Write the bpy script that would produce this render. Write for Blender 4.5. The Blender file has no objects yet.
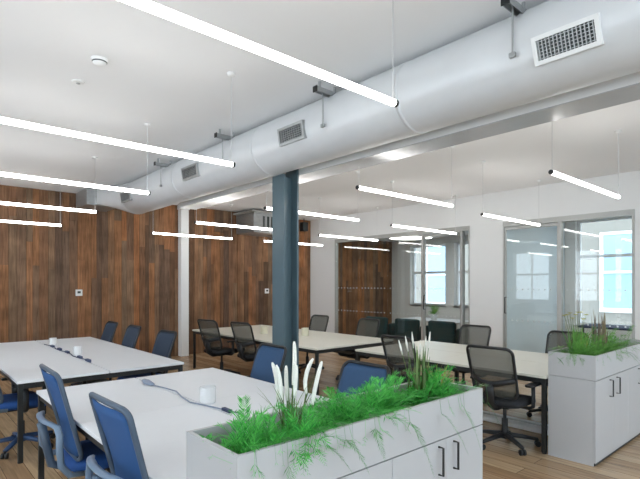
import bpy, math, random
from mathutils import Vector, Matrix, Euler
random.seed(7)
PI = math.pi
SC = bpy.context.scene
COL = SC.collection
HC = 3.36            # ceiling height
ZL = 2.6             # height of the pendant tubes

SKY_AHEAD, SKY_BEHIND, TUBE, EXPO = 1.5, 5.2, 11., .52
# ------------------------------------------------------------------ materials
def new_mat(name):
    m = bpy.data.materials.new(name); m.use_nodes = True
    nt = m.node_tree; nt.nodes.clear()
    out = nt.nodes.new('ShaderNodeOutputMaterial')
    return m, nt, out

def rgb(r, g, b):
    f = lambda c: (c / 255 / 12.92) if c / 255 <= .04045 else ((c / 255 + .055) / 1.055) ** 2.4
    return (f(r), f(g), f(b), 1)

def pmat(name, col, rough=.5, metal=0., var=.0, scale=8., spec=.5, bump=0., bscale=60.):
    m, nt, out = new_mat(name)
    p = nt.nodes.new('ShaderNodeBsdfPrincipled')
    p.inputs['Roughness'].default_value = rough
    p.inputs['Metallic'].default_value = metal
    p.inputs['Specular IOR Level'].default_value = spec
    tc = nt.nodes.new('ShaderNodeTexCoord')
    nz = nt.nodes.new('ShaderNodeTexNoise'); nz.inputs['Scale'].default_value = scale; nz.inputs['Detail'].default_value = 4
    nt.links.new(tc.outputs['Object'], nz.inputs['Vector'])
    mx = nt.nodes.new('ShaderNodeMixRGB')
    mx.inputs[1].default_value = tuple(c * (1 - var) for c in col[:3]) + (1,)
    mx.inputs[2].default_value = tuple(min(1, c * (1 + var)) for c in col[:3]) + (1,)
    nt.links.new(nz.outputs['Fac'], mx.inputs[0])
    nt.links.new(mx.outputs[0], p.inputs['Base Color'])
    if bump:
        n2 = nt.nodes.new('ShaderNodeTexNoise'); n2.inputs['Scale'].default_value = bscale
        nt.links.new(tc.outputs['Object'], n2.inputs['Vector'])
        b = nt.nodes.new('ShaderNodeBump'); b.inputs['Strength'].default_value = bump; b.inputs['Distance'].default_value = .01
        nt.links.new(n2.outputs['Fac'], b.inputs['Height']); nt.links.new(b.outputs[0], p.inputs['Normal'])
    nt.links.new(p.outputs[0], out.inputs[0])
    return m

def emat(name, col, s):
    m, nt, out = new_mat(name)
    e = nt.nodes.new('ShaderNodeEmission'); e.inputs[0].default_value = col; e.inputs[1].default_value = s
    nt.links.new(e.outputs[0], out.inputs[0]); return m

def glass_mat(name, tint, refl=1.0):
    m, nt, out = new_mat(name)
    t = nt.nodes.new('ShaderNodeBsdfTransparent'); t.inputs[0].default_value = tint
    g = nt.nodes.new('ShaderNodeBsdfGlossy'); g.inputs['Roughness'].default_value = 0.0
    fr = nt.nodes.new('ShaderNodeFresnel'); fr.inputs[0].default_value = 1.5
    ge = nt.nodes.new('ShaderNodeNewGeometry'); io = nt.nodes.new('ShaderNodeMapRange')
    io.inputs[3].default_value = 1.5; io.inputs[4].default_value = 1 / 1.5
    nt.links.new(ge.outputs['Backfacing'], io.inputs[0]); nt.links.new(io.outputs[0], fr.inputs[0])
    mu = nt.nodes.new('ShaderNodeMath'); mu.operation = 'MULTIPLY'; mu.inputs[1].default_value = refl; mu.use_clamp = True
    mx = nt.nodes.new('ShaderNodeMixShader')
    nt.links.new(fr.outputs[0], mu.inputs[0]); nt.links.new(mu.outputs[0], mx.inputs[0])
    nt.links.new(t.outputs[0], mx.inputs[1]); nt.links.new(g.outputs[0], mx.inputs[2])
    nt.links.new(mx.outputs[0], out.inputs[0]); return m

def mesh_fabric(name, col, opacity):
    m, nt, out = new_mat(name)
    t = nt.nodes.new('ShaderNodeBsdfTransparent')
    p = nt.nodes.new('ShaderNodeBsdfPrincipled'); p.inputs['Base Color'].default_value = col; p.inputs['Roughness'].default_value = .8
    mx = nt.nodes.new('ShaderNodeMixShader'); mx.inputs[0].default_value = opacity
    nt.links.new(t.outputs[0], mx.inputs[1]); nt.links.new(p.outputs[0], mx.inputs[2])
    nt.links.new(mx.outputs[0], out.inputs[0]); return m

def wood_wall_mat():
    m, nt, out = new_mat('reclaimed_wood')
    L = nt.links.new
    p = nt.nodes.new('ShaderNodeBsdfPrincipled'); p.inputs['Roughness'].default_value = .75
    p.inputs['Specular IOR Level'].default_value = .25
    g = nt.nodes.new('ShaderNodeNewGeometry')
    r = nt.nodes.new('ShaderNodeValToRGB'); e = r.color_ramp.elements
    stops = [(0, (92, 70, 54)), (.12, (124, 88, 62)), (.27, (104, 82, 66)), (.4, (138, 96, 64)), (.52, (116, 94, 74)),
             (.64, (88, 68, 56)), (.76, (130, 102, 78)), (.88, (146, 96, 60)), (1, (102, 84, 70))]
    e[0].position, e[0].color = stops[0][0], rgb(*stops[0][1])
    e[1].position, e[1].color = stops[-1][0], rgb(*stops[-1][1])
    for s, c in stops[1:-1]:
        x = e.new(s); x.color = rgb(*c)
    L(g.outputs['Random Per Island'], r.inputs[0])
    tc = nt.nodes.new('ShaderNodeTexCoord')
    mp = nt.nodes.new('ShaderNodeMapping'); mp.inputs['Scale'].default_value = (26, 26, 1.6)
    n = nt.nodes.new('ShaderNodeTexNoise'); n.inputs['Scale'].default_value = 1.5; n.inputs['Detail'].default_value = 8; n.inputs['Distortion'].default_value = .6
    L(tc.outputs['Object'], mp.inputs[0]); L(mp.outputs[0], n.inputs['Vector'])
    n2 = nt.nodes.new('ShaderNodeTexNoise'); n2.inputs['Scale'].default_value = 3.2; n2.inputs['Detail'].default_value = 5
    L(tc.outputs['Object'], n2.inputs['Vector'])
    cr = nt.nodes.new('ShaderNodeMapRange'); cr.inputs[1].default_value = .3; cr.inputs[2].default_value = .7; cr.inputs[3].default_value = .7; cr.inputs[4].default_value = 1.38
    L(n.outputs['Fac'], cr.inputs[0])
    c2 = nt.nodes.new('ShaderNodeMapRange'); c2.inputs[1].default_value = .3; c2.inputs[2].default_value = .7; c2.inputs[3].default_value = .8; c2.inputs[4].default_value = 1.3
    L(n2.outputs['Fac'], c2.inputs[0])
    mu = nt.nodes.new('ShaderNodeMath'); mu.operation = 'MULTIPLY'; L(cr.outputs[0], mu.inputs[0]); L(c2.outputs[0], mu.inputs[1])
    mx = nt.nodes.new('ShaderNodeVectorMath'); mx.operation = 'SCALE'
    L(r.outputs[0], mx.inputs[0]); L(mu.outputs[0], mx.inputs['Scale'])
    L(mx.outputs[0], p.inputs['Base Color'])
    b = nt.nodes.new('ShaderNodeBump'); b.inputs['Strength'].default_value = .35; b.inputs['Distance'].default_value = .01
    L(n.outputs['Fac'], b.inputs['Height']); L(b.outputs[0], p.inputs['Normal'])
    L(p.outputs[0], out.inputs[0]); return m

def floor_mat():
    m, nt, out = new_mat('oak_plank_floor')
    L = nt.links.new
    p = nt.nodes.new('ShaderNodeBsdfPrincipled'); p.inputs['Roughness'].default_value = .27
    tc = nt.nodes.new('ShaderNodeTexCoord')
    mp = nt.nodes.new('ShaderNodeMapping'); mp.inputs['Rotation'].default_value = (0, 0, PI / 2)
    L(tc.outputs['Object'], mp.inputs[0])
    br = nt.nodes.new('ShaderNodeTexBrick'); br.offset = .37; br.inputs['Scale'].default_value = 1
    br.inputs['Brick Width'].default_value = 1.9; br.inputs['Row Height'].default_value = .17
    br.inputs['Mortar Size'].default_value = .003; br.inputs['Mortar Smooth'].default_value = .3
    br.inputs['Color1'].default_value = rgb(160, 128, 96); br.inputs['Color2'].default_value = rgb(192, 164, 130)
    br.inputs['Mortar'].default_value = rgb(100, 78, 58)
    L(mp.outputs[0], br.inputs['Vector'])
    m2 = nt.nodes.new('ShaderNodeMapping'); m2.inputs['Scale'].default_value = (14, .9, 1)
    L(tc.outputs['Object'], m2.inputs[0])
    n = nt.nodes.new('ShaderNodeTexNoise'); n.inputs['Scale'].default_value = 2; n.inputs['Detail'].default_value = 7; n.inputs['Distortion'].default_value = .8
    L(m2.outputs[0], n.inputs['Vector'])
    cr = nt.nodes.new('ShaderNodeMapRange'); cr.inputs[1].default_value = .3; cr.inputs[2].default_value = .7; cr.inputs[3].default_value = .72; cr.inputs[4].default_value = 1.22
    L(n.outputs['Fac'], cr.inputs[0])
    v = nt.nodes.new('ShaderNodeVectorMath'); v.operation = 'SCALE'
    L(br.outputs['Color'], v.inputs[0]); L(cr.outputs[0], v.inputs['Scale']); L(v.outputs[0], p.inputs['Base Color'])
    L(p.outputs[0], out.inputs[0]); return m

def brick_mat():
    m, nt, out = new_mat('cream_brick')
    p = nt.nodes.new('ShaderNodeBsdfPrincipled'); p.inputs['Roughness'].default_value = .9
    tc = nt.nodes.new('ShaderNodeTexCoord')
    mp = nt.nodes.new('ShaderNodeMapping'); mp.inputs['Rotation'].default_value = (PI / 2, 0, PI / 2)
    nt.links.new(tc.outputs['Object'], mp.inputs[0])
    br = nt.nodes.new('ShaderNodeTexBrick'); br.inputs['Scale'].default_value = 1
    br.inputs['Brick Width'].default_value = .46; br.inputs['Row Height'].default_value = .15; br.inputs['Mortar Size'].default_value = .012
    br.inputs['Color1'].default_value = rgb(150, 142, 130); br.inputs['Color2'].default_value = rgb(176, 168, 156); br.inputs['Mortar'].default_value = rgb(128, 124, 118)
    nt.links.new(mp.outputs[0], br.inputs['Vector']); nt.links.new(br.outputs['Color'], p.inputs['Base Color'])
    nt.links.new(p.outputs[0], out.inputs[0]); return m

def leaf_mat(name, c1, c2):
    m, nt, out = new_mat(name)
    p = nt.nodes.new('ShaderNodeBsdfPrincipled'); p.inputs['Roughness'].default_value = .55
    g = nt.nodes.new('ShaderNodeNewGeometry')
    mx = nt.nodes.new('ShaderNodeMixRGB'); mx.inputs[1].default_value = c1; mx.inputs[2].default_value = c2
    nt.links.new(g.outputs['Random Per Island'], mx.inputs[0]); nt.links.new(mx.outputs[0], p.inputs['Base Color'])
    t = nt.nodes.new('ShaderNodeBsdfTranslucent'); nt.links.new(mx.outputs[0], t.inputs[0])
    ms = nt.nodes.new('ShaderNodeMixShader'); ms.inputs[0].default_value = .3
    nt.links.new(p.outputs[0], ms.inputs[1]); nt.links.new(t.outputs[0], ms.inputs[2]); nt.links.new(ms.outputs[0], out.inputs[0]); return m

M = dict(
    ceiling=pmat('white_ceiling_paint', (.80, .80, .80, 1), .9, var=.02, scale=1.5),
    wall=pmat('white_wall_paint', (.80, .80, .79, 1), .85, var=.02, scale=1.5),
    bluewall=pmat('pale_blue_wall', (.68, .77, .82, 1), .6, var=.02, scale=1.5),  # one even pale blue for the divider wall
    wood=wood_wall_mat(), floor=floor_mat(), brick=brick_mat(),
    table=pmat('white_laminate', (.79, .81, .84, 1), .40, var=.02),
    cream=pmat('pale_cream_laminate', (.78, .76, .67, 1), .36, var=.02),
    edge=pmat('dark_table_edge', rgb(62, 64, 62), .5, var=.1),
    black=pmat('black_powder_coat', rgb(30, 32, 32), .45, var=.15),
    blackp=pmat('black_plastic', rgb(26, 27, 29), .5, var=.15),
    column=pmat('slate_blue_steel_paint', rgb(80, 100, 108), .3, var=.08, scale=5),
    duct=pmat('galvanised_duct', (.67, .68, .69, 1), .40, .12, var=.06, scale=5, bump=.08, bscale=14),
    galv=pmat('galvanised_strut', (.42, .43, .43, 1), .4, .7, var=.2, scale=20),
    beamsteel=pmat('satin_beam_paint', (.55, .56, .57, 1), .22, .25, var=.05),
    hole=pmat('duct_interior', rgb(52, 58, 58), .8, var=.1),
    frame=pmat('grey_aluminium', (.46, .46, .44, 1), .4, .3, var=.05),
    whitef=pmat('white_window_paint', (.82, .83, .84, 1), .5, var=.02),
    cab=pmat('white_cabinet_laminate', (.50, .50, .505, 1), .42, var=.02),
    inner=pmat('grey_trough_liner', (.42, .42, .42, 1), .6, var=.05),
    soil=pmat('dark_soil', rgb(48, 40, 32), .95, var=.4, scale=30, bump=.5),
    blueseat=pmat('blue_upholstery', rgb(26, 72, 136), .8, var=.12, scale=40),
    bluemesh=mesh_fabric('blue_mesh_fabric', rgb(36, 84, 140), .88),
    blueframe=pmat('grey_blue_plastic', rgb(72, 88, 106), .42, var=.06),
    blueyoke=pmat('pale_grey_blue_plastic', rgb(112, 132, 154), .4, var=.06),
    bluebase=pmat('navy_plastic', rgb(38, 66, 104), .45, var=.08),
    navyback=pmat('navy_fabric', rgb(44, 74, 108), .8, var=.1, scale=40),
    inkback=pmat('ink_blue_fabric', rgb(34, 48, 66), .8, var=.1, scale=40),
    darkmesh=mesh_fabric('charcoal_mesh_fabric', rgb(92, 92, 84), .55),
    darkseat=pmat('black_upholstery', rgb(32, 34, 38), .85, var=.15, scale=40),
    mug=pmat('white_ceramic', (.8, .8, .8, 1), .25, var=.02),
    mugc=pmat('cream_ceramic', (.72, .68, .52, 1), .3, var=.03),
    cable=pmat('dark_cable', rgb(52, 62, 92), .6, var=.1),
    cableg=pmat('grey_blue_cable', rgb(134, 144, 162), .5, var=.1),
    tube=emat('lit_tube', (1, .985, .96, 1), TUBE),
    lampdisc=emat('lit_diffuser', (1, .98, .95, 1), 6.),
    wire=pmat('steel_wire', (.55, .55, .55, 1), .4, .3),
    glass=glass_mat('partition_glass', (.95, .975, .968, 1), 1.1),
    wglass=glass_mat('window_glass', (.95, .975, .985, 1), 1.),
    frost=pmat('frosted_film', (.8, .83, .83, 1), .6),
    plast=pmat('white_plastic', (.78, .78, .77, 1), .4, var=.02),
    fern=leaf_mat('fern_green', rgb(26, 132, 46), rgb(108, 220, 98)),
    fern2=leaf_mat('deep_fern_green', rgb(66, 128, 54), rgb(128, 190, 88)),
    trail=leaf_mat('trailing_green', rgb(84, 132, 84), rgb(124, 172, 116)),
    blade=leaf_mat('blade_green', rgb(70, 100, 48), rgb(126, 150, 88)),
    plume=pmat('white_plume', (.86, .85, .78, 1), .9, var=.08, scale=60, bump=.6, bscale=160),
    yellow=leaf_mat('yellow_green_leaf', rgb(150, 150, 62), rgb(206, 200, 120)),
    mauve=leaf_mat('mauve_blade', rgb(120, 104, 96), rgb(150, 140, 110)),
    teal=pmat('teal_fabric', rgb(28, 62, 66), .8, var=.1),
    bwin=pmat('facade_window_glass', rgb(140, 168, 190), .15, var=.15, scale=.6),
    pavement=pmat('grey_pavement', rgb(150, 150, 150), .9, var=.1),
)

# ------------------------------------------------------------------ mesh builder
class MB:
    def __init__(s): s.v = []; s.f = []
    def add(s, vs, fs):
        o = len(s.v); s.v += [Vector(x) for x in vs]; s.f += [tuple(i + o for i in f) for f in fs]; return s
    def box(s, lo, hi, mat=None):
        x0, y0, z0 = lo; x1, y1, z1 = hi
        vs = [(x0, y0, z0), (x1, y0, z0), (x1, y1, z0), (x0, y1, z0), (x0, y0, z1), (x1, y0, z1), (x1, y1, z1), (x0, y1, z1)]
        if mat: vs = [mat @ Vector(v) for v in vs]
        return s.add(vs, [(0, 3, 2, 1), (4, 5, 6, 7), (0, 1, 5, 4), (1, 2, 6, 5), (2, 3, 7, 6), (3, 0, 4, 7)])
    def cbox(s, c, d, mat=None):
        return s.box([c[i] - d[i] / 2 for i in range(3)], [c[i] + d[i] / 2 for i in range(3)], mat)
    def tube(s, pts, r, n=8, cap=True, flat=1.0, up=None, closed=False):
        pts = [Vector(p) for p in pts]; m = len(pts)
        rs = r if isinstance(r, (list, tuple)) else [r] * m
        vs = []; prev = None
        for i, p in enumerate(pts):
            if closed: t = pts[(i + 1) % m] - pts[i - 1]
            else: t = pts[min(i + 1, m - 1)] - pts[max(i - 1, 0)]
            t.normalize()
            if up is not None: a = Vector(up)
            elif prev is None: a = Vector((0, 0, 1)) if abs(t.z) < .9 else Vector((1, 0, 0))
            else: a = prev
            a = a - t * a.dot(t)
            if a.length < 1e-5: a = t.orthogonal()
            a.normalize(); b = t.cross(a); prev = a
            for k in range(n):
                th = 2 * PI * k / n
                vs.append(p + a * math.cos(th) * rs[i] + b * math.sin(th) * rs[i] * flat)
        fs = []
        for i in range(m if closed else m - 1):
            j = (i + 1) % m
            for k in range(n):
                fs.append((i * n + k, i * n + (k + 1) % n, j * n + (k + 1) % n, j * n + k))
        if cap and not closed:
            fs.append(tuple(range(n - 1, -1, -1))); fs.append(tuple((m - 1) * n + k for k in range(n)))
        return s.add(vs, fs)
    def lathe(s, prof, c=(0, 0, 0), n=20):
        vs = []; fs = []; m = len(prof)
        for r, z in prof:
            for k in range(n):
                th = 2 * PI * k / n; vs.append((c[0] + r * math.cos(th), c[1] + r * math.sin(th), c[2] + z))
        for i in range(m - 1):
            for k in range(n):
                fs.append((i * n + k, i * n + (k + 1) % n, (i + 1) * n + (k + 1) % n, (i + 1) * n + k))
        return s.add(vs, fs)
    def build(s, name, mat, parent=None, smooth=False, bev=0, sub=0, loc=None, solid=0):
        me = bpy.data.meshes.new(name); me.from_pydata(s.v, [], s.f); me.update()
        if smooth:
            for p in me.polygons: p.use_smooth = True
        o = bpy.data.objects.new(name, me); COL.objects.link(o)
        me.materials.append(M[mat] if isinstance(mat, str) else mat)
        if parent: o.parent = parent
        if loc: o.location = loc
        if solid:
            md = o.modifiers.new('solid', 'SOLIDIFY'); md.thickness = solid; md.offset = 0
        if bev:
            md = o.modifiers.new('bevel', 'BEVEL'); md.width = bev; md.segments = 2; md.limit_method = 'ANGLE'
        if sub:
            md = o.modifiers.new('sub', 'SUBSURF'); md.levels = sub; md.render_levels = sub
        return o

def thing(name, label, cat, loc=(0, 0, 0), rz=0, group=None):
    o = bpy.data.objects.new(name, None); COL.objects.link(o); o.empty_display_size = .1
    o.location = loc; o.rotation_euler = (0, 0, rz)
    return tag(o, label, cat, group)
def tag(o, label, cat, group=None, kind='thing'):
    o['label'] = label; o['category'] = cat; o['kind'] = kind
    if group: o['group'] = group
    return o
def struct(o):
    o['kind'] = 'structure'; return o
def dup(src, parent=None):
    c = src.copy(); COL.objects.link(c)
    if parent: c.parent = parent
    for ch in list(src.children): dup(ch, c)
    return c

# ------------------------------------------------------------------ room shell
XW, XR, XO = -2.5, 8.6, 12.1       # behind camera, glazed partition, street wall
YF, YB = -3.0, 10.05               # front, timber wall
struct(MB().box((XW - .2, YF - .2, -.1), (XO + .3, YB + .3, 0)).build('floor', 'floor'))
struct(MB().box((XW - .2, YF - .2, HC), (XO + .3, YB + .3, HC + .2)).build('ceiling', 'ceiling'))
# timber wall of separate vertical boards
w = MB(); x = XW
w.box((XW - .2, YB + .03, 0), (XO + .3, YB + .3, HC))
while x < XO + .05:
    bw = random.uniform(.085, .155); z = 0
    while z < HC - .001:
        h = random.uniform(1.5, 3.2)
        z1 = HC if HC - (z + h) < .35 else z + h
        d = random.uniform(0, .014)
        w.box((x + .0015, YB + d, z + .001), (x + bw - .0015, YB + .029, z1 - .001)); z = z1
    x += bw
struct(w.build('wall_back', 'wood'))

def wall_x(name, x0, x1, y0, y1, holes, mat='wall', top=HC):
    """wall slab between x0..x1 running along y with rectangular openings (ya, yb, za, zb)"""
    b = MB(); y = y0
    for (ya, yb, za, zb) in sorted(holes):
        if ya > y: b.box((x0, y, 0), (x1, ya, top))
        if za > 0: b.box((x0, ya, 0), (x1, yb, za))
        if zb < top: b.box((x0, ya, zb), (x1, yb, top))
        y = yb
    if y < y1: b.box((x0, y, 0), (x1, y1, top))
    return struct(b.build(name, mat))

def sash_window(name, xc, y0, y1, z0, z1, trans, mull=()):
    b = MB(); f = .06
    for (a, c) in ((y0, y0 + f), (y1 - f, y1)): b.box((xc - .04, a, z0), (xc + .04, c, z1))
    for (a, c) in ((z0, z0 + f), (z1 - f, z1), (trans - .035, trans + .035)): b.box((xc - .038, y0 + f, a), (xc + .038, y1 - f, c))
    for m in mull: b.box((xc - .036, m - .025, z0 + f), (xc + .036, m + .025, z1 - f))
    o = struct(b.build(name, 'whitef'))
    g = MB().box((xc - .004, y0 + f, z0 + f), (xc + .004, y1 - f, z1 - f)).build('glass', 'wglass', o)
    s = MB().box((xc - .16, y0 - .04, z0 - .04), (xc + .02, y1 + .04, z0)) if xc > 0 else MB().box((xc - .02, y0 - .04, z0 - .04), (xc + .16, y1 + .04, z0))
    s.build('sill', 'whitef', o)
    return o

# wall behind the camera with daylight windows
lw = [(-2.4, -.9, .9, 2.95), (.2, 1.9, .9, 2.95), (2.9, 4.6, .9, 2.95), (5.6, 7.3, .9, 2.95), (8.2, 9.7, .9, 2.95)]
wall_x('wall_left', XW - .2, XW, YF, YB, lw)
wi = 3
for (a, b_, c, d) in lw:
    sash_window('window_%d' % wi, XW - .1, a, b_, c, d, 2.0, ((a + b_) / 2,)); wi += 1
# wall behind the camera across the room, three large windows added for fill light
fw = [(-1.9, .6, .7, 2.95), (1.4, 3.9, .7, 2.95), (4.7, 7.2, .7, 2.95)]
b = MB(); x = XW - .2
for (a, c, zz0, zz1) in fw:
    b.box((x, YF - .2, 0), (a, YF, HC)); b.box((a, YF - .2, 0), (c, YF, zz0)); b.box((a, YF - .2, zz1), (c, YF, HC)); x = c
b.box((x, YF - .2, 0), (XO + .3, YF, HC))
struct(b.build('wall_front', 'wall'))
for (a, c, zz0, zz1) in fw:
    b = MB(); f = .06; yc = YF - .1
    for (p, q) in ((a, a + f), (c - f, c), ((a + c) / 2 - .03, (a + c) / 2 + .03)): b.box((p, yc - .04, zz0), (q, yc + .04, zz1))
    for (p, q) in ((zz0, zz0 + f), (zz1 - f, zz1), (1.96, 2.03)): b.box((a + f, yc - .036, p), (c - f, yc + .036, q))
    o = struct(b.build('window_%d' % wi, 'whitef')); wi += 1
    MB().box((a + f, yc - .004, zz0 + f), (c - f, yc + .004, zz1 - f)).build('glass', 'wglass', o)
    MB().box((a - .04, yc - .02, zz0 - .04), (c + .04, yc + .16, zz0)).build('sill', 'whitef', o)
# street wall beyond the meeting rooms
sw = [(8.02, 9.3, .95, 2.8), (6.4, 7.72, .95, 2.8), (3.05, 4.42, .62, 3.12), (.6, 2.4, .62, 3.12)]
wall_x('wall_far', XO, XO + .3, YF, YB, sw)
for i, (a, b_, c, d) in enumerate(sw):
    sash_window('window_%d' % wi, XO + .16, a, b_, c, d, 1.95 if i < 2 else 2.25, ()); wi += 1
# partition with two glazed screens
wall_x('wall_right', XR, XR + .12, YF, YB, [(2.27, 4.43, 0, 2.76), (5.13, 9.06, 0, 2.76)])
struct(MB().box((XR + .12, 4.66, 0), (XO, 4.76, HC)).build('wall_divider', 'bluewall'))
struct(MB().box((XR + .12, 4.76, 2.98), (XO, YB, 3.04)).build('ceiling_meeting', 'ceiling'))
struct(MB().box((XR + .12, -.06, 0), (XO, 0.04, HC)).build('wall_divider_far', 'wall'))

def dots(b, y0, y1, z, step=.1):
    n = int((y1 - y0) / step)
    for i in range(n):
        yc = y0 + (i + .5) * (y1 - y0) / n
        b.box((XR + .015, yc - .012, z - .012), (XR + .017, yc + .012, z + .012))

def screen(name, y0, y1, posts, panes):
    b = MB(); x0, x1 = XR - .01, XR + .09; zt = 2.77
    for (a, c) in posts: b.box((x0, a, 0), (x1, c, zt))
    ps = sorted(posts)
    for i in range(len(ps) - 1): b.box((x0 + .001, ps[i][1], zt - .09), (x1 - .001, ps[i + 1][0], zt)); b.box((x0 + .001, ps[i][1], 0), (x1 - .001, ps[i + 1][0], .06))
    o = struct(b.build(name, 'frame'))
    for (a, c) in panes:
        MB().box((XR + .02, a + .003, .06), (XR + .03, c - .003, zt - .09)).build('glass', 'glass', o)
        d = MB(); dots(d, a + .04, c - .04, 1.50); dots(d, a + .04, c - .04, .92)
        d.build('dot_pattern', 'frost', o)
    return o
screen('window_1', 5.13, 9.06, [(9.03, 9.06), (6.255, 6.31), (5.295, 5.34), (5.13, 5.155)],
       [(8.19, 9.03), (7.29, 8.19), (6.31, 7.29), (5.155, 5.295)])
screen('window_2', 2.27, 4.43, [(4.40, 4.43), (3.375, 3.425), (2.27, 2.31)], [(2.31, 3.375)])
def glass_door(name, a, c, hy):
    b = MB(); x0, x1 = XR + .01, XR + .05; zt = 2.67; fs_ = .016
    for (p, q) in ((a, a + fs_), (c - fs_, c)): b.box((x0, p, .065), (x1, q, zt))
    b.box((x0 + .001, a + fs_, zt - .05), (x1 - .001, c - fs_, zt)); b.box((x0 + .001, a + fs_, .065), (x1 - .001, c - fs_, .13))
    o = struct(b.build(name, 'frame'))
    MB().box((XR + .025, a + fs_, .13), (XR + .035, c - fs_, zt - .05)).build('glass', 'glass', o)
    d = MB(); dots(d, a + .08, c - .08, 1.5); dots(d, a + .08, c - .08, .92)
    for i, v in enumerate(d.v): v.x += .006
    d.build('dot_pattern', 'frost', o)
    MB().tube([(x0, hy, 1.05), (x0 - .05, hy, 1.05), (x0 - .05, hy, 1.35), (x0, hy, 1.35)], .011).build('handle', 'black', o, smooth=True)
glass_door('door_1', 5.345, 6.25, 6.225)
glass_door('door_2', 3.43, 4.395, 4.375)
# ceiling beam and columns
bm = struct(MB().box((3.385, YF, 2.829), (3.68, 7.2, HC)).build('trim_beam', 'wall'))
MB().box((3.386, YF, 2.822), (3.679, 7.2, 2.8285)).build('soffit_plate', 'beamsteel', bm)
c = MB()
c.box((3.17, 4.155, 0), (3.195, 4.365, 2.808)); c.box((3.357, 4.155, 0), (3.382, 4.365, 2.98)); c.box((3.196, 4.25, 0), (3.356, 4.27, 2.80))
col = struct(c.build('column', 'column'))
tag(col, 'dark slate blue steel H section column standing between the desks', 'column', kind='structure')
MB().box((3.14, 4.125, 0), (3.41, 4.395, .012)).build('base_plate', 'column', col)
c2 = struct(MB().box((4.70, 9.88, 0), (4.88, 10.03, 3.26)).build('column_white', 'wall'))
tag(c2, 'white painted post standing against the timber board wall', 'column', kind='structure')
c2.name = 'white_column'
MB().box((4.68, 9.86, 3.261), (4.90, 10.04, 3.345)).build('head_plate', 'duct', c2)

# ------------------------------------------------------------------ outside
struct(MB().box((XO + .4, -25, -6.2), (40, 40, -6)).build('ground_street', 'pavement'))
bl = thing('building', 'cream brick building across the street seen through the glazed meeting rooms', 'building', (18, 0, -6))
MB().box((0, -8, 0), (4, 24, 18)).build('facade', 'brick', bl)
for yc in (-2.4, 1.4, 5.15, 8.7, 12.3, 15.9):
    for zc in (2.2, 6.8 + 1.2, 12.0):
        f = MB(); y0, y1, z0, z1 = yc - .62, yc + .62, zc - 1.35, zc + 1.35
        for (a, b_) in ((y0, y0 + .09), (y1 - .09, y1)): f.box((-.08, a, z0), (0.0, b_, z1))
        for (a, b_) in ((z0, z0 + .14), (z1 - .09, z1), (zc - .04, zc + .04)): f.box((-.08, y0 + .09, a), (0.0, y1 - .09, b_))
        fr = f.build('window', 'whitef', bl)
        MB().box((-.03, y0 + .09, z0 + .14), (-.005, y1 - .09, z1 - .09)).build('pane', 'bwin', fr)
    MB().box((-.14, yc - .72, 4.5), (-.002, yc + .72, 4.85)).build('stone_band', 'whitef', bl)

# ------------------------------------------------------------------ pendant tube lights
def pendant(x0, x1, y, label, z=ZL):
    t = thing('pendant_light', label, 'pendant light', ((x0 + x1) / 2, y, HC), 0, 'linear pendant lights')
    h = (x1 - x0) / 2; zz = z - HC
    MB().tube([(-h + .02, 0, zz), (h - .02, 0, zz)], .0195, 12).build('tube', 'tube', t, smooth=True)
    for s in (-1, 1):
        MB().tube([(s * (h - .02), 0, zz), (s * h, 0, zz)], .0215, 12).build('end_cap', 'black', t)
        MB().tube([(s * (h - .03), 0, zz + .02), (s * (h - .03), 0, -.02)], .0028, 6).build('wire', 'wire', t)
        MB().lathe([(.001, 0), (.035, 0), (.035, -.018), (.02, -.028), (.001, -.028)], (s * (h - .03), 0, 0), 14).build('ceiling_rose', 'plast', t)
Lr = ['over the planter end of the front desk', 'over the middle of the front desk',
      'over the wall desk end that adjoins the front desk', 'over the far half of the wall desk', 'level with the boxed duct end, closest to the timber wall']
for i, (y, xe) in enumerate(((1.765, 2.165), (3.46, 2.12), (5.16, 2.09), (7.0, 2.09), (9.0, 2.12))):
    pendant(xe - 1.9 if i else .1, xe, y, 'lit white tube light, ' + Lr[i], ZL if i else 2.645)
Lm = ['short lit tube pendant hanging above the white planter under the glazed screen door', 'lit tube pendant beside the column, over the chairs of the cream desk by the planter',
      'lit tube pendant crossing in front of the dark column top', 'lit tube pendant crossing behind the column, over the far cream desk', 'lit tube pendant in front of the timber wall, crossing the white post']
for i, (y, a, b_) in enumerate(((1.80, 4.36, 6.22), (3.42, 3.56, 5.33), (5.16, 3.62, 5.42), (7.12, 3.62, 5.42), (9.16, 3.74, 5.57))):
    pendant(a, b_, y, Lm[i])
Lf = ['lit tube pendant in front of the white wall between the two glazed screens', 'lit tube pendant in front of the glass with the street window behind',
      'lit tube pendant in front of the glass corner by the white wall strip', 'lit tube pendant crossing the timber wall end behind the column']
for i, (y, a, b_) in enumerate(((3.55, 6.27, 8.16), (5.25, 6.3, 8.3), (7.28, 6.45, 8.27), (9.15, 6.38, 8.25))):
    pendant(a, b_, y, Lf[i])

# ------------------------------------------------------------------ round duct
DX, DZ, DR = 3.08, 3.075, .276
d = thing('ventilation_duct', 'large round galvanised ventilation duct running below the ceiling', 'air duct', (DX, 0, DZ))
b = MB(); b.tube([(0, -2.9 + i * 1.11, 0) for i in range(11)], DR, 40, cap=True); b.build('duct_body', 'duct', d, smooth=True)
for y in (-1.6, .35, 2.3, 4.25, 6.2, 8.15): MB().tube([(0, y - .018, 0), (0, y + .018, 0)], DR + .004, 40).build('joint_ring', 'duct', d, smooth=True)
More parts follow.
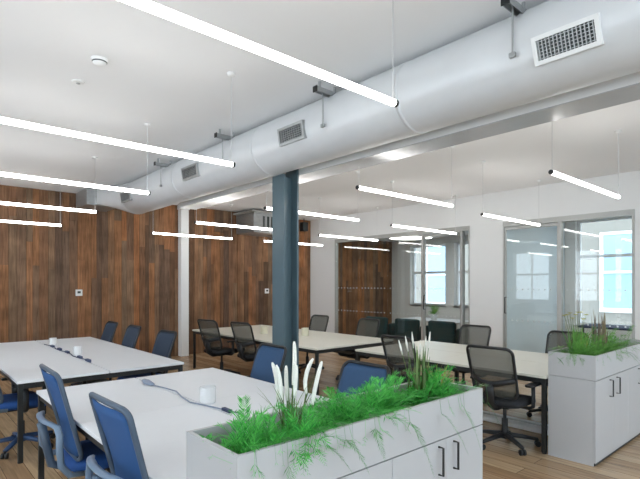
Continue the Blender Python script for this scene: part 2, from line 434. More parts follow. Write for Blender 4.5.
# reducer to the plenum box
n = 32; vs = []; fs = []
def sect(y, k):
    out = []
    for i in range(n):
        th = 2 * PI * i / n; cx, cz = math.cos(th), math.sin(th)
        q = max(abs(cx), abs(cz)); rx, rz = cx / q, cz / q
        ex = DR * cx * (1 - k) + (rx * .17 - .16) * k; ez = DR * cz * (1 - k) + (rz * .13 + .12) * k
        out.append((ex, y, ez))
    return out
ks = [0, .25, .5, .75, 1]
for i, k in enumerate(ks): vs += sect(8.2 + 1.05 * k, k)
for i in range(len(ks) - 1):
    for k in range(n): fs.append((i * n + k, i * n + (k + 1) % n, (i + 1) * n + (k + 1) % n, (i + 1) * n + k))
MB().add(vs, fs).build('reducer', 'duct', d, smooth=True)
MB().box((-.50, 9.25, -.03), (.06, 9.95, .27)).build('plenum_box', 'galv', d, bev=.008)
def grille(y0, y1, big):
    th = math.radians(-22 if big else -10)
    nrm = Vector((-math.cos(th), 0, math.sin(th))); up = Vector((-math.sin(-th) * -1, 0, math.cos(th)))
    up = Vector((0, 1, 0)).cross(nrm) * -1
    if up.z < 0: up = -up
    hh = 0.08 if big else .082
    base = nrm * (DR + .004)
    mat = Matrix(((0, up.x, nrm.x, base.x), (1, up.y, nrm.y, 0), (0, up.z, nrm.z, base.z), (0, 0, 0, 1)))
    L = y1 - y0; yc = (y0 + y1) / 2; dp = .02
    T = Matrix.Translation((0, yc, 0)) @ mat
    fw = .024
    f = MB()
    f.box((-L / 2, -hh, -.05), (-L / 2 + fw, hh, dp), T); f.box((L / 2 - fw, -hh, -.05), (L / 2, hh, dp), T)
    f.box((-L / 2 + fw, -hh, -.05), (L / 2 - fw, -hh + fw, dp), T); f.box((-L / 2 + fw, hh - fw, -.05), (L / 2 - fw, hh, dp), T)
    g = f.build('air_grille', 'plast' if big else 'galv', d)
    MB().box((-L / 2 + fw, -hh + fw, -.06), (L / 2 - fw, hh - fw, -.004), T).build('dark_throat', 'hole', g)
    s = MB(); nb = 15 if big else 10
    for i in range(nb):
        u = -L / 2 + fw + (i + .5) * (L - 2 * fw) / nb; s.box((u - .0022, -hh + fw, 0), (u + .0022, hh - fw, .012), T)
    nh = 6
    for i in range(nh):
        u = -hh + fw + (i + .5) * (2 * hh - 2 * fw) / nh; s.box((-L / 2 + fw, u - .002, .001), (L / 2 - fw, u + .002, .008), T)
    s.build('grille_bars', 'galv', g)
grille(.90, 1.26, True); grille(3.36, 3.74, False); grille(5.42, 5.84, False); grille(7.7, 8.1, False)
def hanger(y, label):
    t = thing('duct_hanger', label, 'duct hanger', (DX, y, HC), 0, 'strut hangers along the duct')
    b = MB(); b.box((-.38, -.024, -.098), (-.09, -.02, -.056)); b.box((-.38, .02, -.098), (-.09, .024, -.056)); b.box((-.38, -.02, -.060), (-.09, .02, -.056))
    b.build('strut_channel', 'galv', t)
    MB().cbox((-.383, 0, -.077), (.006, .055, .05)).build('end_cap', 'black', t)
    for sx in (-.33, -.15): MB().tube([(sx, 0, -.058), (sx, 0, 0)], .012, 8).build('stud', 'galv', t)
    MB().tube([(-.293, 0, -.062), (-.293, 0, -.365)], .006, 8).build('rod', 'galv', t)
    MB().cbox((-.294, 0, -.375), (.026, .04, .03)).build('clip', 'galv', t, bev=.004)
for y, l in ((1.375, 'galvanised strut hanger just above the largest duct grille'), (3.09, 'galvanised strut hanger above the second grille along the duct'),
             (4.80, 'galvanised strut hanger on the duct just before the third grille'), (6.5, 'galvanised strut hanger nearest the duct end by the timber wall'.replace('nearest ', 'next to '))):
    hanger(y, l)
# ceiling fittings
s = thing('smoke_detector', 'round white smoke detector with dark vent on the ceiling', 'smoke detector', (1.19, 3.93, HC))
MB().lathe([(.001, 0), (.062, 0), (.062, -.012), (.055, -.02)], n=24).build('base', 'plast', s)
MB().lathe([(.055, -.02), (.05, -.034), (.036, -.046), (.001, -.048)], n=24).build('sensor_head', 'plast', s, smooth=True)
MB().lathe([(.0545, -.0195), (.056, -.023), (.0525, -.029)], n=24).build('vent_ring', 'hole', s)
s = thing('ceiling_sensor', 'small flat white disc sensor beside the smoke detector', 'sensor', (1.18, 4.48, HC))
MB().lathe([(.001, 0), (.05, 0), (.05, -.01), (.043, -.016), (.001, -.018)], n=24).build('disc', 'plast', s)
MB().lathe([(.001, -.0185), (.018, -.0185), (.015, -.024), (.001, -.025)], n=16).build('lens', 'galv', s)
bx = thing('ceiling_fan_unit', 'grey boxed fan unit under the ceiling behind the dark column', 'ventilation unit', (6.75, 9.64, HC))
MB().box((-.55, -.38, -.55), (.65, .4, -.08)).build('casing', 'galv', bx, bev=.01)
MB().box((-.62, -.42, -.08), (.70, .44, -.045)).build('lid', 'frame', bx)
g = MB()
for i in range(6): g.box((-.3 + i * .12, -.386, -.5), (-.24 + i * .12, -.381, -.16))
g.build('vent_slot', 'hole', bx)
for sx in (-.5, .6): MB().tube([(sx, 0, -.05), (sx, 0, 0)], .008).build('rod', 'galv', bx)
sp = thing('hanging_speaker', 'small black box speaker high in the corner by the timber wall', 'speaker', (8.2, 9.85, HC))
MB().cbox((0, 0, -.22), (.16, .16, .24)).build('cabinet', 'blackp', sp, bev=.012)
MB().cbox((-.04, -.085, -.22), (.12, .006, .2)).build('grille', 'hole', sp)
MB().tube([(0, 0, -.1), (0, 0, 0)], .012).build('bracket', 'black', sp)
def switch(x, z, label):
    s = thing('wall_switch', label, 'wall control', (x, YB, z))
    MB().box((-.062, -.018, -.062), (.062, .002, .062)).build('plate', 'plast', s, bev=.005)
    MB().box((-.028, -.022, -.012), (.028, -.017, .03)).build('display', 'hole', s)
switch(2.66, 1.43, 'small white square wall control with dark display on the timber wall')
switch(7.12, 1.42, 'white square wall plate on timber wall tucked beside the dark column')

# ------------------------------------------------------------------ bench desks
def bench(label, x0, x1, y0, y1, mat, legs_y, z=.735):
    xc = (x0 + x1) / 2; yc = (y0 + y1) / 2
    t = thing('bench_desk', label, 'desk', (xc, yc, 0))
    hx = (x1 - x0) / 2; hy = (y1 - y0) / 2; ge = .006
    nseg = len(legs_y) - 1
    for sx in (-1, 1):
        for k in range(nseg):
            a = legs_y[k] - yc if k else -hy; b_ = legs_y[k + 1] - yc if k < nseg - 1 else hy
            xa, xb = (-hx, -ge) if sx < 0 else (ge, hx)
            MB().box((xa, a + .0015, z - .025), (xb, b_ - .0015, z)).build('tabletop', mat, t, bev=.003)
    for sx in (-1, 1):
        MB().box((sx * (hx - .04) - .02, -hy + .02, z - .075), (sx * (hx - .04) + .02, hy - .02, z - .026)).build('side_rail', 'black', t)
    for ly in legs_y:
        yy = min(max(ly - yc, -hy + .04), hy - .04)
        MB().box((-hx + .06, yy - .02, z - .075), (hx - .06, yy + .02, z - .026)).build('cross_rail', 'black', t)
    for ly in legs_y:
        yy = min(max(ly - yc, -hy + .03), hy - .03)
        for sx in (-1, 1):
            ins = 0 if ly in (legs_y[0], legs_y[-1]) else hx - .26
            MB().box((sx * (hx - .03 - ins) - .02, yy - .02, .012), (sx * (hx - .03 - ins) + .02, yy + .02, z - .026)).build('leg', 'black', t, bev=.003)
            MB().lathe([(.001, 0), (.022, 0), (.022, .012), (.001, .012)], (sx * (hx - .03 - ins), yy, 0), 12).build('foot', 'blackp', t)
    MB().box((-.09, -hy + .12, z - .16), (.09, hy - .12, z - .15)).build('cable_tray', 'black', t)
    return t
bench('white bench desk along the timber wall with three dark chairs behind', .80, 2.38, 4.93, 8.34, 'table', (4.93, 6.63, 8.34))
bench('white bench desk in front, ending at the large planter with white plumes', .85, 2.45, 1.93, 4.42, 'table', (1.93, 3.2, 4.42))
bench('cream topped bench desk behind the column close to the timber wall', 4.2, 5.8, 4.78, 8.36, 'cream', (4.78, 6.57, 8.36))
bench('cream topped bench desk ending at the planter by the glazed screen', 4.54, 6.06, 1.915, 4.4, 'cream', (1.915, 3.2, 4.4))

# ------------------------------------------------------------------ task chairs (facing +x)
def rrect(w, h, r, n=5):
    out = []
    for (cx, cy, a0) in ((w / 2 - r, h / 2 - r, 0), (-w / 2 + r, h / 2 - r, 90), (-w / 2 + r, -h / 2 + r, 180), (w / 2 - r, -h / 2 + r, 270)):
        for i in range(n + 1):
            a = math.radians(a0 + 90 * i / n); out.append((cx + r * math.cos(a), cy + r * math.sin(a)))
    return out
RECLINE = [.10]
def back_x(z):      # profile of the backrest in side view
    u = (z - .5) / .5
    return -.215 - .05 * math.sin(PI * min(max(u, 0), 1) * .5) - RECLINE[0] * max(u, 0) ** 1.6 + .02 * math.sin(PI * min(max(u, 0), 1))
def make_chair(kind, label):
    blue = kind == 'blue'; RECLINE[0] = .07 if blue else .10
    t = thing('task_chair', label, 'office chair')
    fm = {'blue': 'blueframe', 'navy': 'blackp', 'ink': 'blackp', 'dark': 'blackp'}[kind]
    mm = {'blue': 'bluemesh', 'navy': 'navyback', 'ink': 'inkback', 'dark': 'darkmesh'}[kind]
    sm = {'blue': 'blueseat', 'navy': 'blueseat', 'ink': 'blueseat', 'dark': 'darkseat'}[kind]
    bmat = {'blue': 'bluebase', 'navy': 'blackp', 'ink': 'blackp', 'dark': 'blackp'}[kind]
    # seat cushion
    b = MB(); pts = rrect(.48, .48, .1, 6); m = len(pts); vs = []; fs = []
    for (s_, z) in ((.90, .425), (1., .445), (1., .475), (.95, .497), (.6, .502)):
        vs += [(p[0] * s_, p[1] * s_, z - (.02 if p[0] > .16 else 0) * (1 if z > .47 else .3)) for p in pts]
    for i in range(4):
        for k in range(m): fs.append((i * m + k, i * m + (k + 1) % m, (i + 1) * m + (k + 1) % m, (i + 1) * m + k))
    fs.append(tuple(range(m - 1, -1, -1))); fs.append(tuple(4 * m + k for k in range(m)))
    MB().add(vs, fs).build('seat', sm, t, smooth=True)
    # back frame
    zc, hh = (.782, .555) if blue else (.755, .49)
    pr = rrect(.46, hh, .045 if blue else .06, 5)
    path = []
    for (y, z) in pr:
        z += zc; wfac = 1 - .10 * max(0, (.62 - z) / .12)
        path.append((back_x(z) - .03 * (y / .23) ** 2 * -1, y * wfac, z))
    MB().tube(path, .0145, 8, closed=True, flat=1.0).build('back_frame', fm, t, smooth=True)
    # panel
    nu, nv = 10, 12; vs = []; fs = []
    for j in range(nv + 1):
        z = .525 + (zc + hh / 2 - .015 - .525) * j / nv
        for i in range(nu + 1):
            y = -.215 + .43 * i / nu
            if j in (0, nv): y *= .86
            wfac = 1 - .10 * max(0, (.62 - z) / .12)
            vs.append((back_x(z) + .03 * (y / .23) ** 2, y * wfac, z))
    for j in range(nv):
        for i in range(nu): a = j * (nu + 1) + i; fs.append((a, a + 1, a + nu + 2, a + nu + 1))
    MB().add(vs, fs).build('backrest', mm, t, smooth=True, solid=.008 if kind not in ('navy', 'ink') else .02)
    # yoke behind the back
    z0 = .735; xb = back_x(z0)
    if blue:
        pts = [(-.15, .24, .435), (-.26, .258, .45), (-.31, .264, .52), (-.318, .262, .62), (-.316, .252, .70), (-.322, .225, .742), (-.345, .16, .752), (-.358, .08, .75), (-.362, 0, .75)]
        pts = pts + [(p[0], -p[1], p[2]) for p in reversed(pts[:-1])]
        MB().tube(pts, .02, 8, flat=.5, up=(1, 0, .2)).build('yoke', 'blueyoke', t, smooth=True)
        MB().tube([(-.05, 0, .40), (-.2, 0, .405), (-.31, 0, .46), (-.34, 0, .6), (-.365, 0, .73)], .026, 8, flat=1.3).build('spine', 'blueframe', t, smooth=True)
    else:
        pts = [(xb + .03, .225, .70), (xb - .03, .16, .685), (xb - .055, .08, .66), (xb - .06, 0, .65)]
        pts = pts + [(p[0], -p[1], p[2]) for p in reversed(pts[:-1])]
        MB().tube(pts, .028, 8, flat=.45, up=(0, 0, 1)).build('yoke', fm, t, smooth=True)
        MB().tube([(-.05, 0, .40), (-.2, 0, .405), (-.29, 0, .46), (-.31, 0, .56), (xb - .06, 0, .655)], .03, 8, flat=1.5).build('spine', fm, t, smooth=True)
    # mechanism, gas lift
    MB().box((-.13, -.1, .385), (.12, .1, .424)).build('mechanism', 'blackp', t, bev=.012)
    MB().lathe([(.03, .10), (.03, .26), (.018, .265), (.018, .386)], n=14).build('gas_lift', 'blackp', t, smooth=True)
    # armrests
    for s in (-1, 1):
        p = MB(); p.tube([(-.01, s * .10, .41), (-.01, s * .25, .41), (-.01, s * .285, .43), (-.01, s * .288, .5), (-.015, s * .288, .625)], .017, 8, flat=1.5).build('arm_post', 'blackp', t, smooth=True)
        q = MB(); outl = rrect(.25, .075, .03, 4); m = len(outl)
        vs = [(x_ - .0, s * .285 + y_, .628) for x_, y_ in outl] + [(x_, s * .285 + y_, .652) for x_, y_ in outl]
        fs = [(k, (k + 1) % m, m + (k + 1) % m, m + k) for k in range(m)] + [tuple(range(m - 1, -1, -1)), tuple(range(m, 2 * m))]
        q.add(vs, fs).build('arm_pad', 'blackp', t, bev=.005)
    # five star base
    MB().lathe([(.001, .07), (.045, .07), (.05, .09), (.045, .125), (.03, .135)], n=16).build('hub', bmat, t, smooth=True)
    for k in range(5):
        a = 2 * PI * k / 5 + .35; ca, sa = math.cos(a), math.sin(a)
        lg = MB().tube([(.03 * ca, .03 * sa, .105), (.16 * ca, .16 * sa, .092), (.31 * ca, .31 * sa, .07)], [.026, .022, .016], 8, flat=1.2).build('base_leg', bmat, t, smooth=True)
        c_ = MB()
        for s in (-1, 1):
            ox, oy = -sa * .017 * s, ca * .017 * s
            px, py = .31 * ca + ox, .31 * sa + oy
            c_.tube([(px - sa * .009, py + ca * .009, .028), (px + sa * .009, py - ca * .009, .028)], .028, 14)
        c_.tube([(.31 * ca, .31 * sa, .02), (.31 * ca, .31 * sa, .075)], .009, 8)
        c_.build('caster', 'blackp', lg)
    return t
protos = {}
def chair(kind, bx_, by_, deg, label, group):
    """bx_, by_: middle of the top of the backrest; deg: facing"""
    a = math.radians(deg); off = .315 if kind == 'blue' else .33
    loc = (bx_ + off * math.cos(a), by_ + off * math.sin(a), 0)
    if kind not in protos:
        o = protos[kind] = make_chair(kind, label)
    else:
        o = dup(protos[kind])
    o.location = loc; o.rotation_euler = (0, 0, a); tag(o, label, 'office chair', group)
G1 = 'blue task chairs along the front desk'; G2 = 'task chairs along the wall desk'; G3 = 'charcoal task chairs at the cream desks'
chair('blue', .735, 2.29, 2, 'blue mesh task chair at the front desk, next to the large planter', G1)
chair('blue', .73, 3.39, -1, 'blue mesh task chair by the black corner leg of the front desk', G1)
chair('blue', .60, 5.42, 0, 'blue task chair at the wall desk, cut off by the picture edge', G2)
chair('navy', 2.72, 3.74, 178, 'blue backed task chair standing just before the dark column', G1)
chair('navy', 2.62, 2.42, 180, 'blue backed task chair rising behind the green ferns of the large planter', G1)
chair('ink', 2.52, 7.7, 180, 'dark blue chair at the wall desk, closest to the timber wall', G2)
chair('ink', 2.53, 6.8, 180, 'dark blue chair in the middle of three behind the wall desk', G2)
chair('ink', 2.56, 5.76, 182, 'dark blue chair behind the wall desk, closest to the white post', G2)
chair('dark', 3.85, 7.15, 12, 'charcoal chair at the far cream desk beside the white post', G3)
chair('dark', 3.98, 6.33, 8, 'charcoal chair at the far cream desk between white post and column', G3)
chair('dark', 6.0, 6.72, 181, 'charcoal chair in front of the plain white wall strip', G3)
chair('dark', 6.0, 5.47, 180, 'charcoal chair backed against glass with timber wall behind', G3)
chair('dark', 4.25, 3.47, -2, 'charcoal mesh chair standing behind the spiky plant of the large planter', G3)
chair('dark', 4.2, 2.31, 1, 'charcoal mesh chair with full base visible on the oak floor', G3)
chair('dark', 6.2, 3.6, 180, 'charcoal mesh chair in front of the white wall between glazed screens', G3)
chair('dark', 6.22, 2.36, 180, 'charcoal chair behind the yellow flowered plant of the planter', G3)

# ------------------------------------------------------------------ cabinet planters
def planter(x0, x1, seams, handles, label):
    y0, y1 = 1.50, 1.905
    t = thing('cabinet_planter', label, 'planter cabinet', (x0, y0, 0))
    L = x1 - x0; D = y1 - y0
    MB().box((.015, .012, 0), (L - .015, D - .02, .034)).build('plinth', 'black', t)
    b = MB().box((0, .019, .036), (L, D, .748)); b.box((0, .019, 0), (.014, D, .036)); b.box((L - .014, .019, 0), (L, D, .036)); b.build('carcass', 'cab', t)
    ss = [0] + [s - x0 for s in seams] + [L]
    drs = []
    for i in range(len(ss) - 1):
        drs.append(MB().box((ss[i] + (.0015 if i else 0), 0, .03), (ss[i + 1] - .0015 if i < len(ss) - 2 else L, .0185, .745)).build('door', 'cab', t, bev=.0015))
    for hx in handles:
        q = hx - x0
        k = max(i for i in range(len(ss) - 1) if ss[i] <= q)
        MB().tube([(q, .002, .565), (q, -.03, .565), (q, -.03, .715), (q, .002, .715)], .0065, 8).build('handle', 'black', drs[k])
    tr = MB(); w_ = .018; za, zb = .752, .968
    tr.box((0, 0, za), (L, w_, zb)); tr.box((0, D - w_, za), (L, D, zb)); tr.box((0, w_, za), (w_, D - w_, zb)); tr.box((L - w_, w_, za), (L, D - w_, zb))
    tr.box((w_, w_, za), (L - w_, D - w_, za + .02))
    tro = tr.build('planter_box', 'cab', t)
    MB().box((w_ + .001, w_ + .001, za + .021), (L - w_ - .001, D - w_ - .001, .86)).build('soil', 'soil', tro)
    return t
planter(.93, 2.66, (1.36, 1.81, 2.27), (1.29, 1.43, 2.2, 2.345), 'large white cabinet planter with black handles at the end of the front desk')
planter(4.56, 6.29, (5.01, 5.46, 5.88), (4.92, 5.11, 5.79, 5.97), 'white cabinet planter standing by the glazed screen on the oak floor')

# ------------------------------------------------------------------ plants
BASE = [0, 0, 0]
def keep_out(p):
    'fronds pass over the trough rim instead of through it'
    wy = p.y + BASE[1]; wz = p.z + BASE[2]
    if BASE[2] > .8 and wz < .985 and BASE[1] < 2.5:
        if wy < 1.485: p.y = min(wy, 1.478) - BASE[1]
        elif wy < 1.535: p.z = .985 - BASE[2] if wy < 1.53 else p.z
        elif wy > 1.87: p.z = .985 - BASE[2]
    if BASE[2] > .8 and BASE[0] < 3 and p.x + BASE[0] < .96 and p.z + BASE[2] < .985: p.x = max(p.x, .96 - BASE[0])
    return p
def frond(b, base, az, L, rise, drop, leaf=.034, n=15, seed=0):
    rnd = random.Random(seed)
    dx, dy = math.cos(az), math.sin(az); pts = []
    for i in range(n + 1):
        u = i / n
        wob = .015 * math.sin(4 * u + seed)
        pts.append(Vector((base[0] + dx * L * u - dy * wob, base[1] + dy * L * u + dx * wob, base[2] + rise * u * (2 - u) - drop * u ** 2.4)))
    pts = [keep_out(Vector(p)) for p in pts]
    b.tube(pts, [.0016 * (1 - .7 * i / n) for i in range(n + 1)], 3, cap=False)
    for i in range(1, n + 1):
        t = (pts[i] - pts[i - 1]).normalized(); side = t.cross(Vector((0, 0, 1)))
        if side.length < .1: side = Vector((-dy, dx, 0))
        side.normalize(); up = side.cross(t)
        u = i / n; ll = leaf * (.45 + 1.1 * math.sin(PI * min(1, u * .9 + .08))) * rnd.uniform(.8, 1.2)
        for s in (-1, 1):
            d = (side * s + t * 1.25 + up * rnd.uniform(-.25, .35)).normalized()
            p = pts[i] - t * (L / n) * .3 * (s > 0); wv = (side * s - t * .5) * ll * -.04 + t * ll * .015
            b.add([p, p + d * ll * .45 + wv, p + d * ll, p + d * ll * .5 - wv], [(0, 1, 2, 3)])
def fern(label, x, y, z, count, L, seed, group, mat='fern', extra=(), bias=None, rise=.13, spread=.05, leaf=.030):
    t = thing('fern', label, 'fern', (x, y, z), 0, group)
    BASE[:] = [x, y, z]
    rnd = random.Random(seed); b = MB()
    for i in range(count):
        az = rnd.uniform(0, 2 * PI)
        if bias is not None and rnd.random() < .35: az = bias + rnd.gauss(0, .6)
        u = rnd.random()
        l = L * rnd.uniform(.7, 1.25) * (1 if abs(math.sin(az)) < .75 else .72)
        r_ = rise * rnd.uniform(.5, 1.3); dr = rnd.uniform(.03, .2)
        if u < .25: l *= .5; r_ *= 1.5; dr *= .3
        ln = l * abs(math.sin(az))
        frond(b, (rnd.gauss(0, spread), rnd.gauss(0, spread * .6), 0), az, l, r_ + .02, min(dr, r_ * 1.0), leaf, 20, seed * 100 + i)
    b.build('foliage', mat, t)
    for k, (ox, oy, az, l, r_, dr) in enumerate(extra):
        q = MB()
        frond(q, (ox, oy, 0), az, l, r_, dr, leaf * .9, 46, seed * 100 + 77 + k)
        q.build('trailing_frond', 'trail', t)
    return t
ZS = .862
GF = 'ferns in the large front planter'
fern('bright green fern at the open end of the large planter', 1.09, 1.66, ZS, 96, .22, 1, GF, bias=.1, rise=.13,
     extra=((.05, -.06, -1.45, .2, .15, .36), (.17, -.04, -.9, .28, .14, .2)))
fern('low bright green fern beside the white plumes', 1.30, 1.60, ZS, 76, .24, 2, GF, bias=0., rise=.11, extra=((.1, -.03, -1.0, .22, .13, .2),))
fern('widest bright green fern in the middle of the large planter', 1.66, 1.70, ZS, 140, .27, 3, GF, bias=-.3, rise=.13, spread=.075,
     extra=((.2, -.1, -1.2, .26, .15, .34), (.02, -.1, -1.7, .2, .15, .2)))
fern('tall arching fern behind the middle of the large planter', 1.98, 1.74, ZS, 110, .26, 4, GF, bias=0., rise=.12, spread=.07,
     extra=((.1, -.14, -.9, .3, .14, .3),))
fern('bright green fern trailing over the corridor end of the large planter', 2.40, 1.70, ZS, 130, .23, 5, GF, bias=-.3, rise=.125, spread=.06,
     extra=((.12, -.05, -.3, .34, .2, .3), (.14, -.02, -.1, .3, .2, .24), (.1, -.08, -.6, .3, .19, .3), (.0, -.1, -1.3, .22, .14, .36)))
GP = 'ferns in the planter by the glazed screen'
fern('olive green fern in the near corner of the planter by the glazed screen'.replace('near corner', 'front corner'), 4.76, 1.70, ZS, 90, .22, 6, GP, 'fern2', bias=-2.2, rise=.15, spread=.085)
fern('brighter fern trailing over the cabinet doors by the glazed screen', 5.12, 1.66, ZS, 96, .25, 7, GP, 'fern2', bias=-1.2, rise=.14, spread=.07,
     extra=((.05, -.08, -1.2, .3, .18, .32), (.12, -.06, -.9, .36, .18, .34)))
fern('darker fern behind the mauve spikes of the planter by the glazed screen', 5.62, 1.72, ZS, 70, .28, 8, GP, 'fern2', bias=0., rise=.17, spread=.1)

def blades(b, n, h, spread, w, rnd, lean=.3, z0=0):
    for i in range(n):
        az = rnd.uniform(0, 2 * PI); l = abs(rnd.gauss(0, lean)); hh = h * rnd.uniform(.6, 1.05)
        bx_, by_ = rnd.gauss(0, spread), rnd.gauss(0, spread); dx, dy = math.cos(az), math.sin(az)
        vs = []; m = 7
        for k in range(m + 1):
            u = k / m; r_ = l * hh * u ** 1.7; ww = w * (1 - u ** 2) + .0006
            vs += [(bx_ + dx * r_ - dy * ww, by_ + dy * r_ + dx * ww, z0 + hh * u), (bx_ + dx * r_ + dy * ww, by_ + dy * r_ - dx * ww, z0 + hh * u)]
        b.add(vs, [(2 * k, 2 * k + 1, 2 * k + 3, 2 * k + 2) for k in range(m)])
# plume grass
rnd = random.Random(21)
t = thing('plume_grass', 'tuft of grass with thick white plumes in the large planter', 'grass plant', (1.35, 1.72, ZS))
b = MB(); blades(b, 34, .3, .022, .004, rnd, .32); b.build('foliage', 'blade', t)
R2 = Vector((.7465, -.665, 0))      # sideways spread of the plumes
for k, (lat, ht, ln, bend, dep) in enumerate(((-.085, .375, .17, .04, .02), (-.062, .37, .17, .04, -.02), (-.02, .36, .16, -.01, .02), (.018, .475, .2, -.02, 0), (.03, .37, .15, 0, -.03),
                                    (.105, .395, .16, .08, .01), (.145, .385, .2, .02, -.01))):
    f = Vector((.6654, .7467, 0))
    top = R2 * lat + f * dep + Vector((0, 0, ht)); p0 = R2 * (lat * .25) + f * dep * .2; mid = R2 * (lat * .7) + f * dep * .6 + Vector((0, 0, ht - ln))
    MB().tube([p0, (p0 + mid) / 2, mid], .003, 6).build('stem', 'blade', t)
    pts = [mid + (top - mid) * u + R2 * bend * (u * u - u) * -.9 * (1 if lat < 0 else -1) for u in (0, .15, .35, .6, .8, .93, 1)]
    MB().tube(pts, [.006, .009, .0098, .0098, .0092, .0075, .004], 8).build('plume', 'plume', t, smooth=True)
# spiky plant
t = thing('spiky_plant', 'spiky upright green plant with thin pale plumes in the large planter', 'plant', (2.36, 1.74, ZS))
b = MB(); blades(b, 16, .36, .02, .011, random.Random(5), .12); blades(b, 16, .30, .04, .004, random.Random(6), .3); b.build('foliage', 'blade', t)
rnd = random.Random(9)
for k, lat in enumerate((-.13, -.09, -.05, .0, .035, .06)):
    ht = .40 + .05 * ((k * 37) % 3) / 2; top = R2 * lat + Vector((0, 0, ht)); p0 = R2 * lat * .2
    MB().tube([p0, p0 * .4 + top * .55, top - (top - p0) * .2], .0018, 5).build('stem', 'blade', t)
    MB().tube([top - (top - p0) * .22, top - (top - p0) * .1, top], [.003, .006, .002], 6).build('plume', 'plume', t, smooth=True)
t = thing('yellow_plant', 'small yellowing leafy plant next to the spiky plant', 'plant', (2.56, 1.80, ZS))
b = MB(); blades(b, 18, .24, .02, .009, random.Random(15), .35); b.build('foliage', 'yellow', t)
# plants of the second planter
t = thing('flowering_plant', 'tall plant with pale yellow flowers in the planter by the glazed screen', 'flowering plant', (4.86, 1.78, ZS))
b = MB(); blades(b, 30, .34, .03, .009, random.Random(31), .35); b.build('foliage', 'fern2', t)
rnd = random.Random(33)
for k in range(9):
    lat = -.10 + .026 * k; top = R2 * lat + Vector((0, 0, .38 + .09 * rnd.random()))
    MB().tube([(0, 0, .0), R2 * lat * .4 + Vector((0, 0, .22)), top], .002, 5).build('stem', 'blade', t)
    fl = MB()
    for q in range(6):
        a = q * PI / 3; c_, s_ = math.cos(a), math.sin(a); r_ = .017
        fl.add([top, top + Vector((c_ * r_ - s_ * .009, s_ * r_ + c_ * .009, .012)), top + Vector((c_ * r_ * 1.35, s_ * r_ * 1.35, .008)), top + Vector((c_ * r_ + s_ * .009, s_ * r_ - c_ * .009, .012))], [(0, 1, 2, 3)])
    fl.build('flower', 'yellow', t)
t = thing('spiky_plant', 'mauve green spiky plant in the planter by the glazed screen', 'plant', (5.42, 1.74, ZS))
b = MB(); blades(b, 26, .46, .03, .010, random.Random(41), .12); b.build('foliage', 'mauve', t)
t = thing('olive_plant', 'wispy olive grass tuft behind the flowers by the glazed screen', 'plant', (5.05, 1.82, ZS))
b = MB(); blades(b, 20, .3, .03, .006, random.Random(43), .3); b.build('foliage', 'yellow', t)

# ------------------------------------------------------------------ things on the desks
def mug(x, y, r_, h, label, mat='mug', group=None):
    t = thing('mug', label, 'mug', (x, y, .736), 0, group)
    MB().lathe([(.001, 0), (r_ * .92, 0), (r_, .006), (r_, h), (r_ - .005, h), (r_ - .006, .008), (.001, .008)], n=24).build('cup', mat, t, smooth=False)
    hd = [(r_ * math.cos(.6), r_ * math.sin(.6), h * .78), (r_ * 1.35 * math.cos(.6), r_ * 1.35 * math.sin(.6), h * .72), (r_ * 1.4 * math.cos(.6), r_ * 1.4 * math.sin(.6), h * .4), (r_ * math.cos(.6), r_ * math.sin(.6), h * .25)]
    MB().tube(hd, .006, 8).build('handle', mat, t, smooth=True)
mug(1.70, 3.14, .058, .115, 'white mug beside the grey cable on the front desk')
mug(1.66, 6.33, .045, .10, 'white mug on the wall desk beside the middle of the cable')
mug(1.66, 7.55, .048, .10, 'white mug on the wall desk closest to the timber wall')
mug(4.78, 6.83, .062, .13, 'cream pot on the far cream desk showing before the column', 'mugc')
mug(5.11, 6.11, .062, .13, 'cream pot on the far cream desk showing past the column', 'mugc')
t = thing('power_cable', 'dark blue cable with inline plugs along the wall desk', 'cable', (1.59, 6.3, .736))
pts = [(.02 * math.sin(i * 1.7) + .0, -.75 + i * .21, .008) for i in range(11)]
MB().tube(pts, .006, 6).build('flex', 'cable', t, smooth=True)
for y in (-.62, -.3, .25, .62, 1.0): MB().cbox((.01, y, .014), (.035, .12, .026)).build('plug', 'cable', t, bev=.006)
t = thing('power_cable', 'grey blue cable with rounded socket end on the front desk', 'cable', (1.65, 3.2, .736))
pts = [(-.03, .74, .01), (0.0, .6, .008), (.02, .4, .008), (-.03, .2, .008), (-.06, 0, .008), (.0, -.25, .008), (.05, -.5, .008), (0, -.75, .008)]
MB().tube(pts, .0055, 6).build('flex', 'cableg', t, smooth=True)
MB().tube([(-.02, .95, .016), (-.035, .86, .02), (-.03, .74, .014)], [.016, .022, .012], 8, flat=1.5).build('socket', 'cableg', t, smooth=True)
MB().cbox((.02, -.38, .012), (.03, .1, .022)).build('plug', 'cable', t, bev=.005)
t = thing('floor_trunking', 'low pale cable trunking on the floor beneath the cream desk', 'cable trunking', (5.25, 3.15, 0))
MB().box((-.12, -1.1, 0), (.12, 1.1, .055)).build('cover', 'plast', t, bev=.012)
MB().box((-.02, -1.09, .0552), (.02, 1.09, .062)).build('lid_strip', 'frame', t)

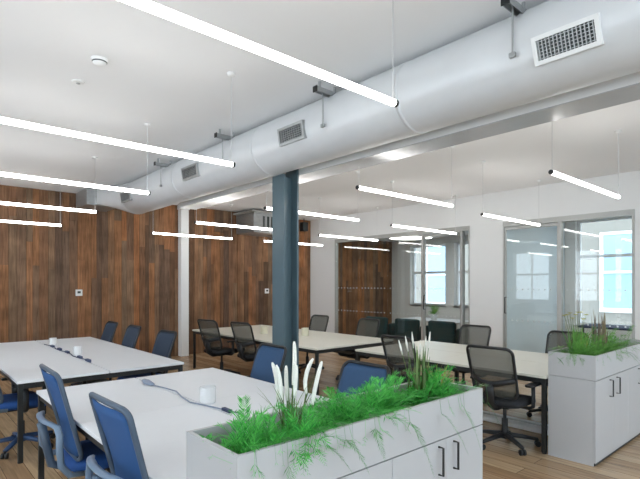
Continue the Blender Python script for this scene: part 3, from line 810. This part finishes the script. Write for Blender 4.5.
# ------------------------------------------------------------------ meeting room behind the glass
t = thing('meeting_table', 'low pale meeting table seen through the glass door', 'table', (11.0, 7.6, 0))
MB().box((-.5, -1.0, .60), (.5, 1.0, .63)).build('tabletop', 'table', t, bev=.004)
for sx in (-.42, .42):
    for sy in (-.9, .9): MB().tube([(sx, sy, 0), (sx, sy, .60)], .022).build('leg', 'frame', t)
def armchair(x, y, deg, label):
    t = thing('lounge_chair', label, 'armchair', (x, y, 0), math.radians(deg), 'dark armchairs in the meeting room')
    MB().box((-.27, -.3, .2), (.3, .3, .40)).build('seat', 'teal', t, bev=.05)
    MB().box((-.38, -.36, .18), (-.25, .36, .74)).build('backrest', 'teal', t, bev=.05)
    for s in (-1, 1):
        MB().box((-.24, s * .37 - .06, .18), (.28, s * .37 + .06, .58)).build('armrest', 'teal', t, bev=.04)
        for sx in (-.24, .24): MB().tube([(sx, s * .28, 0), (sx * .95, s * .27, .2)], [.014, .02]).build('leg', 'black', t)
armchair(9.75, 8.35, 0, 'dark teal armchair behind the glass, closest to the timber wall')
armchair(9.75, 7.35, 0, 'dark teal armchair behind the glass next to the thick door post')
armchair(9.75, 6.35, 0, 'dark teal armchair seen through the glass door')
def pot(x, y, z, label):
    t = thing('potted_plant', label, 'potted plant', (x, y, z))
    MB().lathe([(.001, 0), (.07, 0), (.09, .16), (.08, .16), (.07, .02), (.001, .02)], n=18).build('pot', 'mug', t, smooth=True)
    MB().lathe([(.001, .13), (.08, .13)], n=18).build('soil', 'soil', t)
    BASE[:] = [x, y, 0]; b = MB(); rr = random.Random(int(x * 100))
    for i in range(46): frond(b, (0, 0, .13), rr.uniform(0, 6.28), rr.uniform(.1, .22), rr.uniform(.06, .3), .05, .05, 8, i)
    b.build('foliage', 'fern2', t)
pot(10.85, 7.55, .631, 'bushy potted plant on the meeting table behind the glass door')
pot(11.6, 9.5, .0, 'potted plant on the meeting room floor near the timber wall')
sl = thing('side_table', 'dark low side table in the meeting room beyond the planter', 'table', (10.9, 3.2, 0))
MB().box((-.38, -.6, .70), (.35, .6, .74)).build('tabletop', 'cable', sl, bev=.004)
for sx in (-.3, .3):
    for sy in (-.52, .52): MB().tube([(sx, sy, 0), (sx, sy, .70)], .02).build('leg', 'black', sl)

def disc_lamp(x, y, z, r_, label):
    t = thing('pendant_lamp', label, 'pendant lamp', (x, y, z))
    MB().lathe([(.001, .11), (r_ * .5, .10), (r_ * .9, .05), (r_, 0), (r_ - .02, 0), (r_ - .03, .02)], n=40).build('lamp_shade', 'ceiling', t, smooth=True)
    MB().lathe([(.001, .012), (r_ - .035, .012), (r_ - .035, .02), (.001, .02)], n=40).build('diffuser', 'lampdisc', t)
    top = 2.979 if y > 4.76 else HC
    MB().tube([(0, 0, .10), (0, 0, top - z)], .008).build('cord', 'wire', t)
disc_lamp(10.1, 7.75, 2.80, .58, 'wide round white lamp under the ceiling of the glazed meeting room')
disc_lamp(10.3, 2.9, 3.0, .6, 'added round white lamp in the meeting room behind the planter')  # hidden lamp, added to brighten the second meeting room

# ------------------------------------------------------------------ daylight
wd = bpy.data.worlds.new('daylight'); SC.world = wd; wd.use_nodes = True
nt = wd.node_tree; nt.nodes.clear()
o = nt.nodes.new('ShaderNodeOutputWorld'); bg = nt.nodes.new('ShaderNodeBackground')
# hazy sky, brighter on the side behind the camera to fill the room with light
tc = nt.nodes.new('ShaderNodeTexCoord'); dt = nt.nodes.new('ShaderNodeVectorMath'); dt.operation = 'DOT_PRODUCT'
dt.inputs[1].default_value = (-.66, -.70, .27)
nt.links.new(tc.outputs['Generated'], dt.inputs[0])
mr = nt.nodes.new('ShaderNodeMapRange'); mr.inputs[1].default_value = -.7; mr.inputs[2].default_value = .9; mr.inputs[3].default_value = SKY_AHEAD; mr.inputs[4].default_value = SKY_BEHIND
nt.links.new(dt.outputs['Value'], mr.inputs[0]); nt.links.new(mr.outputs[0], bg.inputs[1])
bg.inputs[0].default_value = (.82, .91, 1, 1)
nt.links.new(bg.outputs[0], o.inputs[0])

# ------------------------------------------------------------------ camera
a = math.atan2(.7467, .6654)
cd = bpy.data.cameras.new('camera'); cam = bpy.data.objects.new('camera', cd); COL.objects.link(cam)
cam.location = (0, 0, 1.6); cam.rotation_euler = (PI / 2, 0, a - PI / 2)
cd.sensor_width = 36; cd.lens = 475.8 / 640 * 36; cd.shift_y = 44.5 / 640; cd.clip_start = .05
SC.camera = cam
SC.view_settings.view_transform = 'Standard'; SC.view_settings.look = 'None'
SC.view_settings.exposure = EXPO; SC.view_settings.gamma = 1; SC.view_settings.use_curve_mapping = False
SC.cycles.max_bounces = 8; SC.cycles.transparent_max_bounces = 16
